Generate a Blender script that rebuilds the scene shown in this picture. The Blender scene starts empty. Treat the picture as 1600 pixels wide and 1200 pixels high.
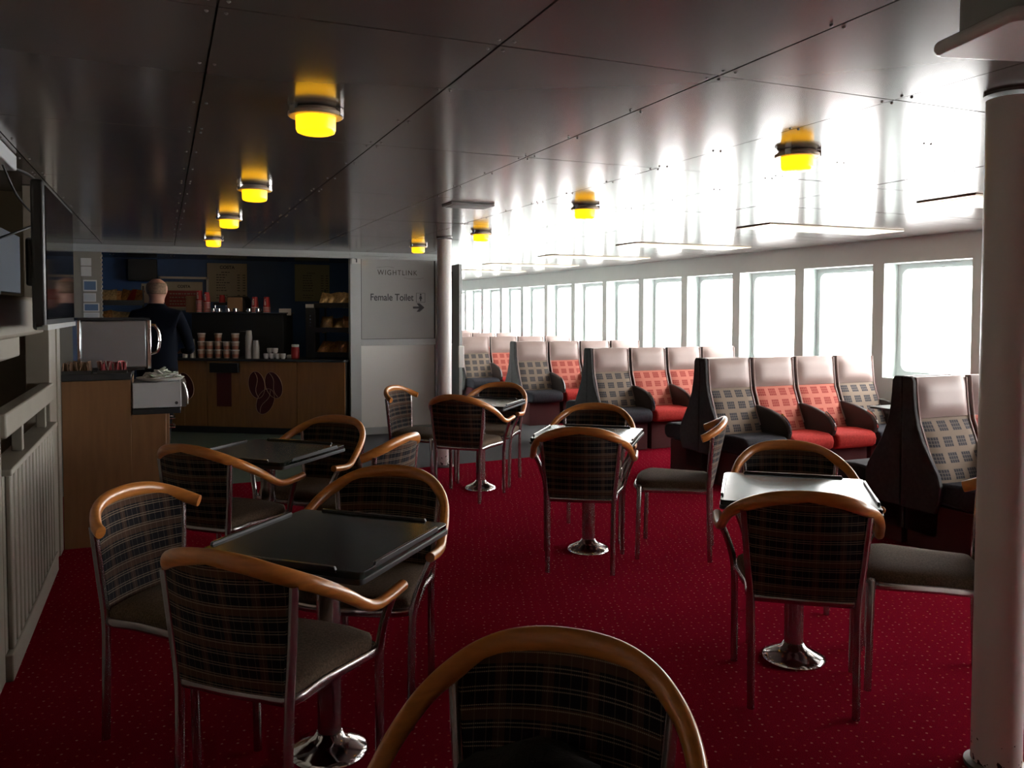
import bpy, bmesh, math, random
from mathutils import Vector, Matrix
random.seed(7)
COL = bpy.context.scene.collection
PI = math.pi

# ------------------------------------------------------------------ materials
def _nt(name):
    m = bpy.data.materials.new(name); m.use_nodes = True
    nt = m.node_tree; b = nt.nodes['Principled BSDF']
    return m, nt, b
def mat(name, col, rough=.5, metal=0, coat=0, spec=.5, noise=0, nscale=20, stretch=(1,1,1), bump=0, bscale=200, emit=None, estr=0, alpha=None):
    m, nt, b = _nt(name)
    b.inputs['Base Color'].default_value = (*col, 1)
    b.inputs['Roughness'].default_value = rough
    b.inputs['Metallic'].default_value = metal
    b.inputs['Coat Weight'].default_value = coat
    b.inputs['Coat Roughness'].default_value = .12
    b.inputs['Specular IOR Level'].default_value = spec
    if noise or bump:
        tc = nt.nodes.new('ShaderNodeTexCoord'); mp = nt.nodes.new('ShaderNodeMapping')
        mp.inputs['Scale'].default_value = stretch
        nt.links.new(tc.outputs['Object'], mp.inputs['Vector'])
    if noise:
        n = nt.nodes.new('ShaderNodeTexNoise'); n.inputs['Scale'].default_value = nscale; n.inputs['Detail'].default_value = 5
        nt.links.new(mp.outputs[0], n.inputs['Vector'])
        r = nt.nodes.new('ShaderNodeValToRGB')
        r.color_ramp.elements[0].position = .3; r.color_ramp.elements[1].position = .7
        r.color_ramp.elements[0].color = (*[c*(1-noise) for c in col], 1)
        r.color_ramp.elements[1].color = (*[min(1, c*(1+noise)) for c in col], 1)
        nt.links.new(n.outputs['Fac'], r.inputs[0]); nt.links.new(r.outputs[0], b.inputs['Base Color'])
    if bump:
        n2 = nt.nodes.new('ShaderNodeTexNoise'); n2.inputs['Scale'].default_value = bscale
        nt.links.new(mp.outputs[0], n2.inputs['Vector'])
        bp = nt.nodes.new('ShaderNodeBump'); bp.inputs['Strength'].default_value = bump; bp.inputs['Distance'].default_value = .003
        nt.links.new(n2.outputs['Fac'], bp.inputs['Height']); nt.links.new(bp.outputs[0], b.inputs['Normal'])
    if emit:
        b.inputs['Emission Color'].default_value = (*emit, 1); b.inputs['Emission Strength'].default_value = estr
    return m

class N:            # tiny node maths helper
    def __init__(s, nt): s.nt = nt
    def m(s, op, a, b=None, c=None):
        n = s.nt.nodes.new('ShaderNodeMath'); n.operation = op
        for i, v in enumerate((a, b, c)):
            if v is None: continue
            if isinstance(v, (int, float)): n.inputs[i].default_value = v
            else: s.nt.links.new(v, n.inputs[i])
        return n.outputs[0]
    def stripe(s, c, period, lo, hi, off=0):
        f = s.m('FRACT', s.m('DIVIDE', s.m('ADD', c, off), period))
        return s.m('MULTIPLY', s.m('GREATER_THAN', f, lo), s.m('LESS_THAN', f, hi))
    def mix(s, fac, a, b):
        n = s.nt.nodes.new('ShaderNodeMix'); n.data_type = 'RGBA'
        if isinstance(fac, (int, float)): n.inputs[0].default_value = fac
        else: s.nt.links.new(fac, n.inputs[0])
        for i, v in ((6, a), (7, b)):
            if isinstance(v, tuple): n.inputs[i].default_value = (*v, 1)
            else: s.nt.links.new(v, n.inputs[i])
        return n.outputs[2]
    def xyz(s):
        tc = s.nt.nodes.new('ShaderNodeTexCoord'); sp = s.nt.nodes.new('ShaderNodeSeparateXYZ')
        s.nt.links.new(tc.outputs['Object'], sp.inputs[0]); return sp.outputs

def chair_plaid(name='plaid_upholstery'):
    m, nt, b = _nt(name); n = N(nt); x, y, z = n.xyz()
    c = (.011, .010, .014)
    vb = n.stripe(x, .094, 0, .25, 10.035); hb = n.stripe(z, .108, 0, .24, 10.02)
    col = n.mix(n.m('MULTIPLY', vb, .55), c, (.085, .045, .028))
    col = n.mix(n.m('MULTIPLY', hb, .75), col, (.095, .05, .03))
    vl = n.stripe(x, .0235, 0, .09, 10.0)
    col = n.mix(n.m('MULTIPLY', vl, .4), col, (.16, .13, .10))
    hl = n.m('MAXIMUM', n.stripe(z, .036, 0, .075, 10), n.stripe(z, .036, .22, .29, 10))
    dots = n.m('ADD', n.m('MULTIPLY', n.stripe(x, .004, 0, .6, 10), .6), .25)
    col = n.mix(n.m('MULTIPLY', hl, dots), col, (.30, .235, .17))
    nt.links.new(col, b.inputs['Base Color']); b.inputs['Roughness'].default_value = .9
    b.inputs['Specular IOR Level'].default_value = .2
    return m
def lounge_plaid(name, base, wide, dark):
    m, nt, b = _nt(name); n = N(nt); x, y, z = n.xyz()
    P = .118; Q = .095
    def cells(c, per, off):
        r = None
        for k in range(4 if per > .1 else 3):
            q = .165 if per > .1 else .22
            s_ = n.stripe(c, per, .11+k*q, .11+k*q+q*.78, off); r = s_ if r is None else n.m('MAXIMUM', r, s_)
        return r
    blk = n.m('MULTIPLY', n.stripe(x, P, .10, .75, 10.03), n.stripe(z, Q, .10, .75, 10.0))
    cel = n.m('MULTIPLY', cells(x, P, 10.03), cells(z, Q, 10.0))
    col = n.mix(blk, wide, base)
    col = n.mix(n.m('MULTIPLY', cel, .9), col, dark)
    nt.links.new(col, b.inputs['Base Color']); b.inputs['Roughness'].default_value = .9
    b.inputs['Specular IOR Level'].default_value = .2
    return m
def carpet_mat():
    m, nt, b = _nt('red_dotted_carpet'); n = N(nt)
    tc = nt.nodes.new('ShaderNodeTexCoord'); mp = nt.nodes.new('ShaderNodeMapping')
    mp.inputs['Rotation'].default_value = (0, 0, .35); mp.inputs['Scale'].default_value = (23, 23, 0)
    nt.links.new(tc.outputs['Object'], mp.inputs['Vector'])
    v = nt.nodes.new('ShaderNodeTexVoronoi'); v.voronoi_dimensions = '2D'; v.inputs['Scale'].default_value = 1; v.inputs['Randomness'].default_value = .6
    nt.links.new(mp.outputs[0], v.inputs['Vector'])
    dot = n.m('LESS_THAN', v.outputs['Distance'], .10)
    sp = nt.nodes.new('ShaderNodeSeparateColor'); nt.links.new(v.outputs['Color'], sp.inputs[0])
    big = n.m('GREATER_THAN', sp.outputs[0], .3)
    dot = n.m('MULTIPLY', dot, n.m('ADD', n.m('MULTIPLY', big, .6), .35))
    dcol = n.mix(sp.outputs[1], (.30, .05, .025), (.36, .17, .12))
    nz = nt.nodes.new('ShaderNodeTexNoise'); nz.inputs['Scale'].default_value = 260; nt.links.new(tc.outputs['Object'], nz.inputs['Vector'])
    nz2 = nt.nodes.new('ShaderNodeTexNoise'); nz2.inputs['Scale'].default_value = 3; nt.links.new(tc.outputs['Object'], nz2.inputs['Vector'])
    base = n.mix(nz.outputs['Fac'], (.10, .002, .009), (.31, .010, .030))
    base = n.mix(n.m('MULTIPLY', nz2.outputs['Fac'], .35), base, (.085, .0025, .007))
    col = n.mix(dot, base, dcol)
    nt.links.new(col, b.inputs['Base Color']); b.inputs['Roughness'].default_value = .95
    b.inputs['Specular IOR Level'].default_value = 0
    bp = nt.nodes.new('ShaderNodeBump'); bp.inputs['Strength'].default_value = .5; bp.inputs['Distance'].default_value = .004
    nt.links.new(nz.outputs['Fac'], bp.inputs['Height']); nt.links.new(bp.outputs[0], b.inputs['Normal'])
    return m
def glass_mat(name, tint=(1, 1, 1), gloss=.08, rough=.02):
    m = bpy.data.materials.new(name); m.use_nodes = True; nt = m.node_tree
    for x in list(nt.nodes): nt.nodes.remove(x)
    o = nt.nodes.new('ShaderNodeOutputMaterial'); mx = nt.nodes.new('ShaderNodeMixShader')
    t = nt.nodes.new('ShaderNodeBsdfTransparent'); t.inputs[0].default_value = (*tint, 1)
    g = nt.nodes.new('ShaderNodeBsdfGlossy'); g.inputs['Roughness'].default_value = rough
    lw = nt.nodes.new('ShaderNodeLayerWeight'); lw.inputs[0].default_value = .5; n = N(nt)
    fr_ = n.m('ADD', .035, n.m('MULTIPLY', n.m('POWER', lw.outputs['Facing'], 5), .9))
    nt.links.new(fr_, mx.inputs[0]); nt.links.new(t.outputs[0], mx.inputs[1]); nt.links.new(g.outputs[0], mx.inputs[2])
    nt.links.new(mx.outputs[0], o.inputs[0]); return m
def pillar_mat():
    m, nt, b = _nt('chipped_white_paint'); n = N(nt); x, y, z = n.xyz()
    nz = nt.nodes.new('ShaderNodeTexNoise'); nz.inputs['Scale'].default_value = 38; nz.inputs['Detail'].default_value = 4
    tc = nt.nodes.new('ShaderNodeTexCoord'); nt.links.new(tc.outputs['Object'], nz.inputs['Vector'])
    thr = n.m('ADD', .52, n.m('MULTIPLY', z, 1.6))
    chip = n.m('GREATER_THAN', nz.outputs['Fac'], thr)
    col = n.mix(chip, (.86, .84, .80), (.035, .02, .015))
    nt.links.new(col, b.inputs['Base Color']); b.inputs['Roughness'].default_value = .35
    return m

M = dict(
 carpet=carpet_mat(),
 grey_carpet=mat('grey_carpet', (.085, .085, .09), .95, noise=.35, nscale=150, spec=.1),
 green_vinyl=mat('green_vinyl', (.07, .10, .075), .45, noise=.2, nscale=30),
 ceil=mat('ceiling_enamel', (.125, .105, .098), .17, noise=.03, nscale=2, spec=.5),
 seam=mat('ceiling_seam', (.02, .02, .02), .8),
 rivet=mat('rivet_metal', (.25, .23, .22), .4, .6),
 white=mat('white_painted_panel', (.80, .88, .86), .35, noise=.02, nscale=3),
 cream=mat('cream_painted_panel', (.26, .235, .19), .5, noise=.05, nscale=4),
 grey_frame=mat('grey_metal_frame', (.48, .50, .49), .35, .15),
 dark_gap=mat('black_rubber', (.02, .02, .022), .6),
 pillar=pillar_mat(),
 sign=mat('grey_sign_laminate', (.46, .46, .44), .10, spec=.7),
 sign_text=mat('sign_lettering', (.045, .045, .05), .5),
 sign_text_pale=mat('faint_lettering', (.06, .045, .035), .5),
 lowpanel=mat('off_white_panel', (.86, .85, .80), .35),
 winframe=mat('window_frame_paint', (.55, .58, .58), .4),
 glass=glass_mat('window_glass'),
 wood=mat('bent_beech_wood', (.56, .20, .042), .30, coat=.35, noise=.15, nscale=14, stretch=(1, 1, 6)),
 chrome=mat('chromed_steel', (.46, .41, .41), .24, .92),
 bright=mat('polished_steel', (.75, .73, .72), .12, 1.0),
 plaid=chair_plaid(),
 seatcloth=mat('brown_seat_cloth', (.11, .074, .048), .9, noise=.4, nscale=160, bump=.4, bscale=300, spec=.2),
 tabletop=mat('dark_laminate', (.018, .024, .021), .17, noise=.2, nscale=40, spec=.45),
 tableedge=mat('dark_table_edge', (.03, .028, .03), .4),
 pl_grey=lounge_plaid('grey_lounge_plaid', (.16, .135, .12), (.235, .18, .142), (.035, .036, .048)),
 pl_red=lounge_plaid('red_lounge_plaid', (.43, .125, .095), (.50, .165, .125), (.27, .04, .036)),
 headrest=mat('taupe_headrest_leather', (.36, .265, .245), .45, noise=.05, nscale=6),
 navy=mat('charcoal_seat_fabric', (.035, .034, .042), .9, noise=.2, nscale=60, spec=.2),
 red=mat('red_seat_fabric', (.40, .035, .03), .9, noise=.2, nscale=60, spec=.2),
 side=mat('dark_side_panel', (.030, .026, .028), .75, noise=.3, nscale=40),
 armplastic=mat('dark_armrest_shell', (.035, .025, .023), .45),
 seatbase=mat('maroon_seat_plinth', (.07, .012, .014), .9),
 amber=mat('amber_lamp_glass', (.9, .6, .05), .3, emit=(1.0, .48, .004), estr=2.1),
 lampring=mat('cream_lamp_ring', (.80, .68, .50), .3),
 panel_light=mat('cream_light_diffuser', (.85, .80, .62), .4, emit=(1, .88, .6), estr=.9),
 tv=mat('black_plastic', (.012, .012, .013), .35),
 screen=mat('television_screen', (.008, .008, .010), .06, spec=.6),
 cable=mat('black_cable', (.01, .01, .01), .5),
 bluepanel=mat('blue_grey_panel', (.065, .082, .11), .4),
 counterwood=mat('brown_wood_laminate', (.23, .115, .05), .42, noise=.12, nscale=5, stretch=(6, 6, .6)),
 counterdark=mat('dark_worktop', (.03, .032, .036), .25),
 orangewood=mat('golden_wood_laminate', (.30, .135, .04), .42, noise=.12, nscale=5, stretch=(6, 6, .6)),
 maroon=mat('maroon_decal', (.075, .008, .006), .5),
 beanline=mat('bean_outline', (.46, .29, .16), .5),
 steel=mat('brushed_steel', (.42, .45, .49), .36, 1.0),
 blue=mat('deep_blue_wall', (.012, .055, .16), .5, noise=.1, nscale=3),
 black=mat('matt_black', (.008, .008, .008), .6),
 board=mat('tan_menu_board', (.34, .27, .17), .6),
 board2=mat('olive_menu_board', (.22, .20, .10), .6),
 poster=mat('cream_poster', (.40, .32, .22), .6),
 posterred=mat('poster_red', (.28, .025, .018), .6),
 print=mat('dark_print', (.06, .045, .03), .7),
 cupred=mat('red_paper_cup', (.35, .012, .012), .5),
 paperwhite=mat('white_paper', (.62, .60, .56), .6),
 cardblue=mat('blue_postcard', (.10, .16, .28), .5),
 clearcup=mat('clear_plastic_cup', (.42, .40, .36), .25),
 tub=mat('tub_wall', (.42, .30, .23), .5),
 tubband=mat('tub_band', (.30, .11, .06), .5),
 boxtan=mat('tan_box', (.30, .17, .085), .5),
 sachet_pink=mat('pink_sachet', (.48, .09, .10), .5),
 sachet_brown=mat('brown_sachet', (.33, .20, .12), .6),
 sachet_green=mat('pale_green_sachet', (.45, .50, .40), .5),
 crisps=mat('amber_snack_packet', (.36, .16, .05), .28, .25, noise=.5, nscale=40),
 crisps2=mat('straw_snack_packet', (.40, .26, .11), .28, .25, noise=.5, nscale=40),
 crispsred=mat('red_snack_packet', (.32, .03, .025), .3, .2),
 skin=mat('skin', (.50, .25, .17), .5), hair=mat('greying_ginger_hair', (.20, .12, .07), .8, noise=.4, nscale=60),
 shirt=mat('dark_navy_shirt', (.006, .008, .014), .95, spec=.1), trousers=mat('black_trousers', (.006, .006, .007), .95, spec=.1),
 shoe=mat('black_shoe', (.01, .01, .01), .3), eye=mat('eye_white', (.7, .7, .7), .2),
 coat_black=mat('black_woolly_cloth', (.006, .006, .007), .95, bump=1, bscale=120),
 greybox=mat('pale_grey_plastic', (.50, .51, .52), .35),
 tray=mat('dark_tray', (.03, .03, .03), .3),
)

# ------------------------------------------------------------------ mesh building
class MB:
    def __init__(s): s.v = []; s.f = []; s.mi = []
    def add(s, vs, fs, mi=0, T=None):
        o = len(s.v)
        s.v += [tuple(T @ Vector(p)) if T else tuple(p) for p in vs]
        for f in fs: s.f.append([i+o for i in f]); s.mi.append(mi)
        return s
    def box(s, x0, x1, y0, y1, z0, z1, mi=0, T=None):
        vs = [(x, y, z) for z in (z0, z1) for y in (y0, y1) for x in (x0, x1)]
        return s.add(vs, [(0, 2, 3, 1), (4, 5, 7, 6), (0, 1, 5, 4), (2, 6, 7, 3), (0, 4, 6, 2), (1, 3, 7, 5)], mi, T)
    def prism(s, poly, a0, a1, axis='z', mi=0, T=None):
        n = len(poly)
        def P(p, a): return (p[0], p[1], a) if axis == 'z' else ((a, p[0], p[1]) if axis == 'x' else (p[0], a, p[1]))
        vs = [P(p, a0) for p in poly]+[P(p, a1) for p in poly]
        fs = [list(range(n))[::-1], list(range(n, 2*n))]+[(i, (i+1) % n, n+(i+1) % n, n+i) for i in range(n)]
        return s.add(vs, fs, mi, T)
    def lathe(s, prof, seg=24, c=(0, 0, 0), mi=0, T=None, cap=True):
        vs = []; fs = []
        for r, z in prof:
            for k in range(seg):
                a = 2*PI*k/seg; vs.append((c[0]+r*math.cos(a), c[1]+r*math.sin(a), c[2]+z))
        for j in range(len(prof)-1):
            for k in range(seg):
                k2 = (k+1) % seg; fs.append((j*seg+k, j*seg+k2, (j+1)*seg+k2, (j+1)*seg+k))
        if cap:
            fs.append(list(range(seg))[::-1]); fs.append([(len(prof)-1)*seg+k for k in range(seg)])
        return s.add(vs, fs, mi, T)
    def tube(s, pts, a, b=None, seg=12, closed=False, mi=0, cap=True, T=None, up=(0, 0, 1)):
        b = b or a; pts = [Vector(p) for p in pts]; n = len(pts); vs = []; fs = []; up = Vector(up); last = None
        for i, p in enumerate(pts):
            if closed: t = (pts[(i+1) % n]-pts[i-1]).normalized()
            else: t = (pts[min(i+1, n-1)]-pts[max(i-1, 0)]).normalized()
            sd = t.cross(up)
            if sd.length < .05: sd = last if last else t.cross(Vector((0, 1, .01)))
            sd = sd.normalized(); last = sd; u = sd.cross(t).normalized()
            aa = a[i] if isinstance(a, (list, tuple)) else a; bb = b[i] if isinstance(b, (list, tuple)) else b
            for k in range(seg):
                w = 2*PI*k/seg; vs.append(p+u*aa*math.sin(w)+sd*bb*math.cos(w))
        for i in range(n if closed else n-1):
            j = (i+1) % n
            for k in range(seg):
                k2 = (k+1) % seg; fs.append((i*seg+k, i*seg+k2, j*seg+k2, j*seg+k))
        if not closed and cap: fs += [list(range(seg))[::-1], [(n-1)*seg+k for k in range(seg)]]
        return s.add(vs, fs, mi, T)
    def build(s, name, mats, parent=None, bevel=0, loc=None, smooth=True, ang=35, seg=2):
        me = bpy.data.meshes.new(name); me.from_pydata([tuple(v) for v in s.v], [], s.f)
        ms = mats if isinstance(mats, (list, tuple)) else [mats]
        for m in ms: me.materials.append(m)
        for p, i in zip(me.polygons, s.mi): p.material_index = i; p.use_smooth = smooth
        bm = bmesh.new(); bm.from_mesh(me); bmesh.ops.recalc_face_normals(bm, faces=bm.faces); bm.to_mesh(me); bm.free()
        if smooth: me.set_sharp_from_angle(angle=math.radians(ang))
        o = bpy.data.objects.new(name, me); COL.objects.link(o)
        if parent: o.parent = parent
        if loc: o.location = loc
        if bevel:
            md = o.modifiers.new('bevel', 'BEVEL'); md.width = bevel; md.segments = seg; md.limit_method = 'ANGLE'; md.angle_limit = math.radians(40)
        return o
def crom(pts, n=6, closed=False):
    P = [Vector(p) for p in pts]; out = []; L = len(P)
    for i in range(L if closed else L-1):
        p0 = P[(i-1) % L] if closed or i > 0 else P[0]; p1 = P[i]; p2 = P[(i+1) % L]; p3 = P[(i+2) % L] if closed or i+2 < L else P[-1]
        for k in range(n):
            t = k/n
            out.append(.5*((2*p1)+(p2-p0)*t+(2*p0-5*p1+4*p2-p3)*t*t+(3*p1-p0-3*p2+p3)*t**3))
    if not closed: out.append(P[-1])
    return out
def rrect(x0, x1, y0, y1, r, n=5):
    out = []
    for cx, cy, a0 in ((x1-r, y1-r, 0), (x0+r, y1-r, PI/2), (x0+r, y0+r, PI), (x1-r, y0+r, 1.5*PI)):
        for k in range(n+1):
            a = a0+PI/2*k/n; out.append((cx+r*math.cos(a), cy+r*math.sin(a)))
    return out

def tag(o, label=None, cat=None, group=None, kind=None):
    if label: o['label'] = label
    if cat: o['category'] = cat
    if group: o['group'] = group
    if kind: o['kind'] = kind
    return o
def thing(name, label, cat, loc=(0, 0, 0), rz=0, group=None):
    o = bpy.data.objects.new(name, None); COL.objects.link(o); o.empty_display_size = .1
    o.location = loc; o.rotation_euler = (0, 0, rz); return tag(o, label, cat, group)
def kids(o): return [c for c in bpy.data.objects if c.parent == o]
def dup(o, loc=None, rz=None, label=None, group=None, parent=None):
    c = o.copy(); COL.objects.link(c); c.parent = parent
    if loc is not None: c.location = loc
    if rz is not None: c.rotation_euler = (0, 0, rz)
    if label: c['label'] = label
    if group: c['group'] = group
    for k in kids(o): dup(k, parent=c)
    return c
def struct(o): o['kind'] = 'structure'; return o
def text(name, s, size, m, parent, loc, rot=(PI/2, 0, 0), depth=.0015, align='LEFT', space=1, bold=0):
    c = bpy.data.curves.new(name, 'FONT'); c.body = s; c.size = size; c.extrude = depth; c.align_x = align; c.space_character = space; c.offset = bold
    t = bpy.data.objects.new(name+'_tmp', c); COL.objects.link(t)
    bpy.context.view_layer.update()
    me = bpy.data.meshes.new_from_object(t.evaluated_get(bpy.context.evaluated_depsgraph_get()))
    bpy.data.objects.remove(t); me.materials.clear(); me.materials.append(m); me.name = name
    o = bpy.data.objects.new(name, me); COL.objects.link(o); o.parent = parent; o.location = loc; o.rotation_euler = rot
    return o

H = 2.2; WX = 6.467; YN = -3.0; YF = 20.0
# ------------------------------------------------------------------ SETTING
# floor: red carpet, grey aisle carpet, green vinyl in the servery
fl = MB()
fl.add([(-4, YN, 0), (6.7, YN, 0), (6.7, 7.9, 0), (3.56, 7.70, 0), (2.58, 7.60, 0), (1.67, 7.50, 0), (-4, 7.42, 0)], [(0, 1, 2, 3, 4, 5, 6)], 0)
fl.add([(3.56, 7.70, 0), (6.7, 7.9, 0), (6.7, YF, 0), (4.78, YF, 0), (4.77, 10.4, 0), (4.70, 9.8, 0)], [(0, 1, 2, 3, 4, 5)], 0)
fl.add([(1.67, 7.50, 0), (2.58, 7.60, 0), (3.56, 7.70, 0), (4.70, 9.8, 0), (4.77, 10.4, 0), (4.78, YF, 0), (1.60, YF, 0)], [(0, 1, 2, 3, 4, 5, 6)], 1)
fl.add([(-4, 7.42, 0), (1.67, 7.50, 0), (1.60, YF, 0), (-4, YF, 0)], [(0, 1, 2, 3)], 2)
fl.box(-4, 6.7, YN, YF, -.1, -.002, 0)
struct(fl.build('floor', [M['carpet'], M['grey_carpet'], M['green_vinyl']], smooth=False))

# ceiling panels
ce = MB(); g = .003
xs = [.83+.705*k for k in range(-7, 5)]; ys = [2.05+1.42*k for k in range(-4, 14)]
rng = random.Random(3)
def tilt_panel(x0, x1, y0, y1, amp):
    z = [H+rng.uniform(0, amp) for _ in range(2)]; sx = rng.uniform(-amp, amp)*.5
    za = H+.003+sx*.2; 
    vs = [(x0, y0, H+z[0]-H), (x1, y0, H+z[0]-H+sx), (x1, y1, H+z[1]-H+sx), (x0, y1, H+z[1]-H)]
    vs = [(a, b, max(c, H)) for a, b, c in vs]
    up = [(a, b, H+.012) for a, b, c in vs]
    ce.add(vs+up, [(0, 1, 2, 3), (0, 4, 5, 1), (1, 5, 6, 2), (2, 6, 7, 3), (3, 7, 4, 0)], 0)
for i in range(len(xs)-1):
    for j in range(len(ys)-1):
        tilt_panel(xs[i]+g, xs[i+1]-g, max(YN, ys[j])+g, min(YF, ys[j+1])-g, .0022)
yk = -3.0
while yk < YF:
    tilt_panel(xs[-1]+g, WX, yk+.002, yk+.2825, .0012); yk += .2845
ce.box(-4.2, 6.7, YN, YF, H+.012, H+.05, 1)
def rivet(x, y):
    ce.lathe([(.005, 0), (.005, -.002), (.003, -.004), (.0005, -.005)], 8, (x, y, H+.001), 2)
for i, x in enumerate(xs[1:-1]):
    for j, y in enumerate(ys):
        if y > 11: continue
        for dx, dy in ((-.022, .03), (.022, .03), (-.022, -.05), (.022, -.05)): rivet(x+dx, y+dy)
        for q in (.47, .95): rivet(x-.02, y+q); rivet(x+.02, y+q)
struct(ce.build('ceiling', [M['ceil'], M['seam'], M['rivet']], smooth=False))

# window wall
w = MB(); per = 1.0905; y0 = 5.048; W_T = 1.967; W_B = .86; depth = .195
NW = list(range(-5, 14))
w.box(WX, WX+depth, YN, YF, 0, W_B); w.box(WX, WX+depth, YN, YF, W_T, H+.05)
prev = YN
for k in NW:
    a = y0+per*k; b = a+.95
    if a > prev: w.box(WX, WX+depth, prev, a, W_B, W_T)
    prev = b
w.box(WX, WX+depth, prev, YF, W_B, W_T)
w.box(WX+depth, WX+depth+.05, YN, YF, 0, W_B+.0); w.box(WX+depth, WX+depth+.05, YN, YF, W_T, H+.05)
prev = YN
for k in NW:
    a = y0+per*k; b = a+.95
    if a > prev: w.box(WX+depth, WX+depth+.05, prev, a, W_B, W_T)
    prev = b
w.box(WX+depth, WX+depth+.05, prev, YF, W_B, W_T)
struct(w.build('wall_right', M['white'], smooth=False))
# windows: painted steel frame with rounded opening + pane
fr = MB(); outer = [(-.475, W_B), (.475, W_B), (.475, W_T), (-.475, W_T)]
inn = rrect(-.415, .415, W_B+.06, W_T-.052, .075, 6)
def ringpts():
    vs = []
    for p in inn: vs.append(p)
    for p in inn:      # project to outer rectangle
        c = Vector((0, (W_B+W_T)/2)); d = Vector(p)-c
        s_ = min(.475/max(abs(d.x), 1e-6), ((W_T-W_B)/2)/max(abs(d.y), 1e-6)); q = c+d*s_; vs.append((q.x, q.y))
    return vs
rp = ringpts(); n_ = len(inn)
vs = [(0, p[0], p[1]) for p in rp]+[(.03, p[0], p[1]) for p in rp]
fs = []
for i in range(n_):
    j = (i+1) % n_
    fs += [(i, j, n_+j, n_+i), (2*n_+i, 2*n_+n_+i, 2*n_+n_+j, 2*n_+j), (i, 2*n_+i, 2*n_+j, j)]
fr.add(vs, fs)
fr.tube([(-.004, p[0], p[1]) for p in inn], .008, .006, 6, True, up=(1, 0, 0))
pane = MB(); pane.prism([(p[0], p[1]) for p in rrect(-.413, .413, W_B+.062, W_T-.054, .073, 6)], .014, .020, 'x')
for i, k in enumerate(NW):
    if i == 0:
        f0 = fr.build('window_1', M['winframe'], smooth=True, loc=(WX+depth-.012, y0+per*k+.475, 0)); struct(f0)
        pane.build('pane', M['glass'], f0, smooth=False)
    else:
        c = dup(f0, loc=(WX+depth-.012, y0+per*k+.475, 0)); c.name = 'window_%d' % (i+1)

# end walls
b = MB(); b.box(-4, 6.7, YN-.1, YN, 0, H+.05); struct(b.build('wall_back', M['counterwood'], smooth=False))
b = MB(); b.box(-4, 6.7, YF, YF+.1, 0, H+.05); struct(b.build('wall_far', M['white'], smooth=False))
# stairwell wall beyond the balustrade on the left
b = MB(); b.box(-4.1, -4, YN, YF, 0, H+.05); b.box(-2.0, -1.9, YN, 5.92, 0, H+.012)
b.box(-.62, -.60, YN, 3.60, 0, H)
b.box(-1.9, -.612, 5.80, 5.92, 0, H)
b.box(-1.9, -.72, 5.66, 5.80, 0, H)
struct(b.build('wall_left', M['cream'], smooth=False))
# painted post and pilaster of the stair enclosure
b = MB(); b.box(-.72, -.60, 3.60, 3.80, 0, H); struct(b.build('trim_1', M['cream'], bevel=.008))
b = MB(); b.box(-.72, -.60, 5.36, 5.80, 0, H, 0); b.box(-.604, -.590, 5.66, 5.80, 0, H, 0)
struct(b.build('trim_2', M['cream'], bevel=.004))
# soffit box above the balustrade
b = MB(); b.box(-1.25, -.60, 3.80, 5.18, 1.375, 1.565); struct(b.build('trim_3', M['cream'], bevel=.02))
b = MB(); b.box(-1.15, -.66, 3.8, 4.75, 1.27, 1.375); struct(b.build('trim_4', M['cream'], bevel=.01))

# servery header beam, opening, partition
b = MB(); b.box(-1.9, 3.3, 9.83, 9.95, 2.125, 2.215); b.box(-1.9, 3.3, 9.85, 9.93, 2.185, H)
b.box(-1.9, 3.3, 9.79, 9.84, 2.12, 2.15); struct(b.build('trim_5', M['grey_frame'], bevel=.004))
# partition frame
b = MB()
for x0, x1 in ((2.06, 2.19), (3.12, 3.26)): b.box(x0, x1, 9.82, 9.92, 0, 2.19)
b.box(2.19, 3.12, 9.82, 9.92, 1.08, 1.155); b.box(2.19, 3.12, 9.82, 9.92, 0, .085); b.box(2.19, 3.12, 9.82, 9.92, 2.155, 2.19)
struct(b.build('wall_partition', M['grey_frame'], bevel=.003))
b = MB(); b.box(2.195, 3.115, 9.85, 9.89, .085, 1.08); struct(b.build('wall_partition_panel', M['lowpanel'], smooth=False))
# block behind partition (between servery and lounge aisle)
b = MB(); b.box(3.26, 3.34, 9.86, YF, 0, H); b.box(2.62, 2.70, 9.93, 12.9, 0, H); b.box(-.84+.0, 2.62, 12.6, 12.7, 0, H)
struct(b.build('wall_inner', M['white'], smooth=False))
b = MB(); b.box(-1.4, 2.62, 12.2, 12.26, .0, H); struct(b.build('wall_servery', M['blue'], smooth=False))
b = MB(); b.box(-1.45, -1.35, 5.92, 12.26, 0, H); struct(b.build('wall_servery_side', M['blue'], smooth=False))
# pilaster at the left of the servery opening
b = MB(); b.box(-1.35, -.60, 9.80, 9.94, 0, 2.125, 0)
for i in range(44): b.box(-.60, -.592, 9.81, 9.93, .05+i*.047, .05+i*.047+.025, 0)
struct(b.build('trim_6', M['cream'], smooth=False))

# ------------------------------------------------------------------ support columns
def column(x, y, r, label):
    t = thing('support_column', label, 'column', (x, y, 0))
    c = MB(); c.lathe([(r, 0), (r, H-.02)], 40); c.build('shaft', M['pillar'], t, ang=60)
    c = MB(); c.lathe([(r+.02, 0), (r+.02, .012), (r+.002, .02)], 40); c.build('base_collar', M['rivet'], t)
    c = MB(); c.lathe([(r+.008, H-.008), (r+.008, H+.001)], 40); c.build('top_collar', M['ceil'], t)
column(2.515, 1.835, .075, 'white painted steel column with chipped base at the right edge of the view')
column(2.49, 7.55, .068, 'slim white column standing in front of the sign partition')

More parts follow.
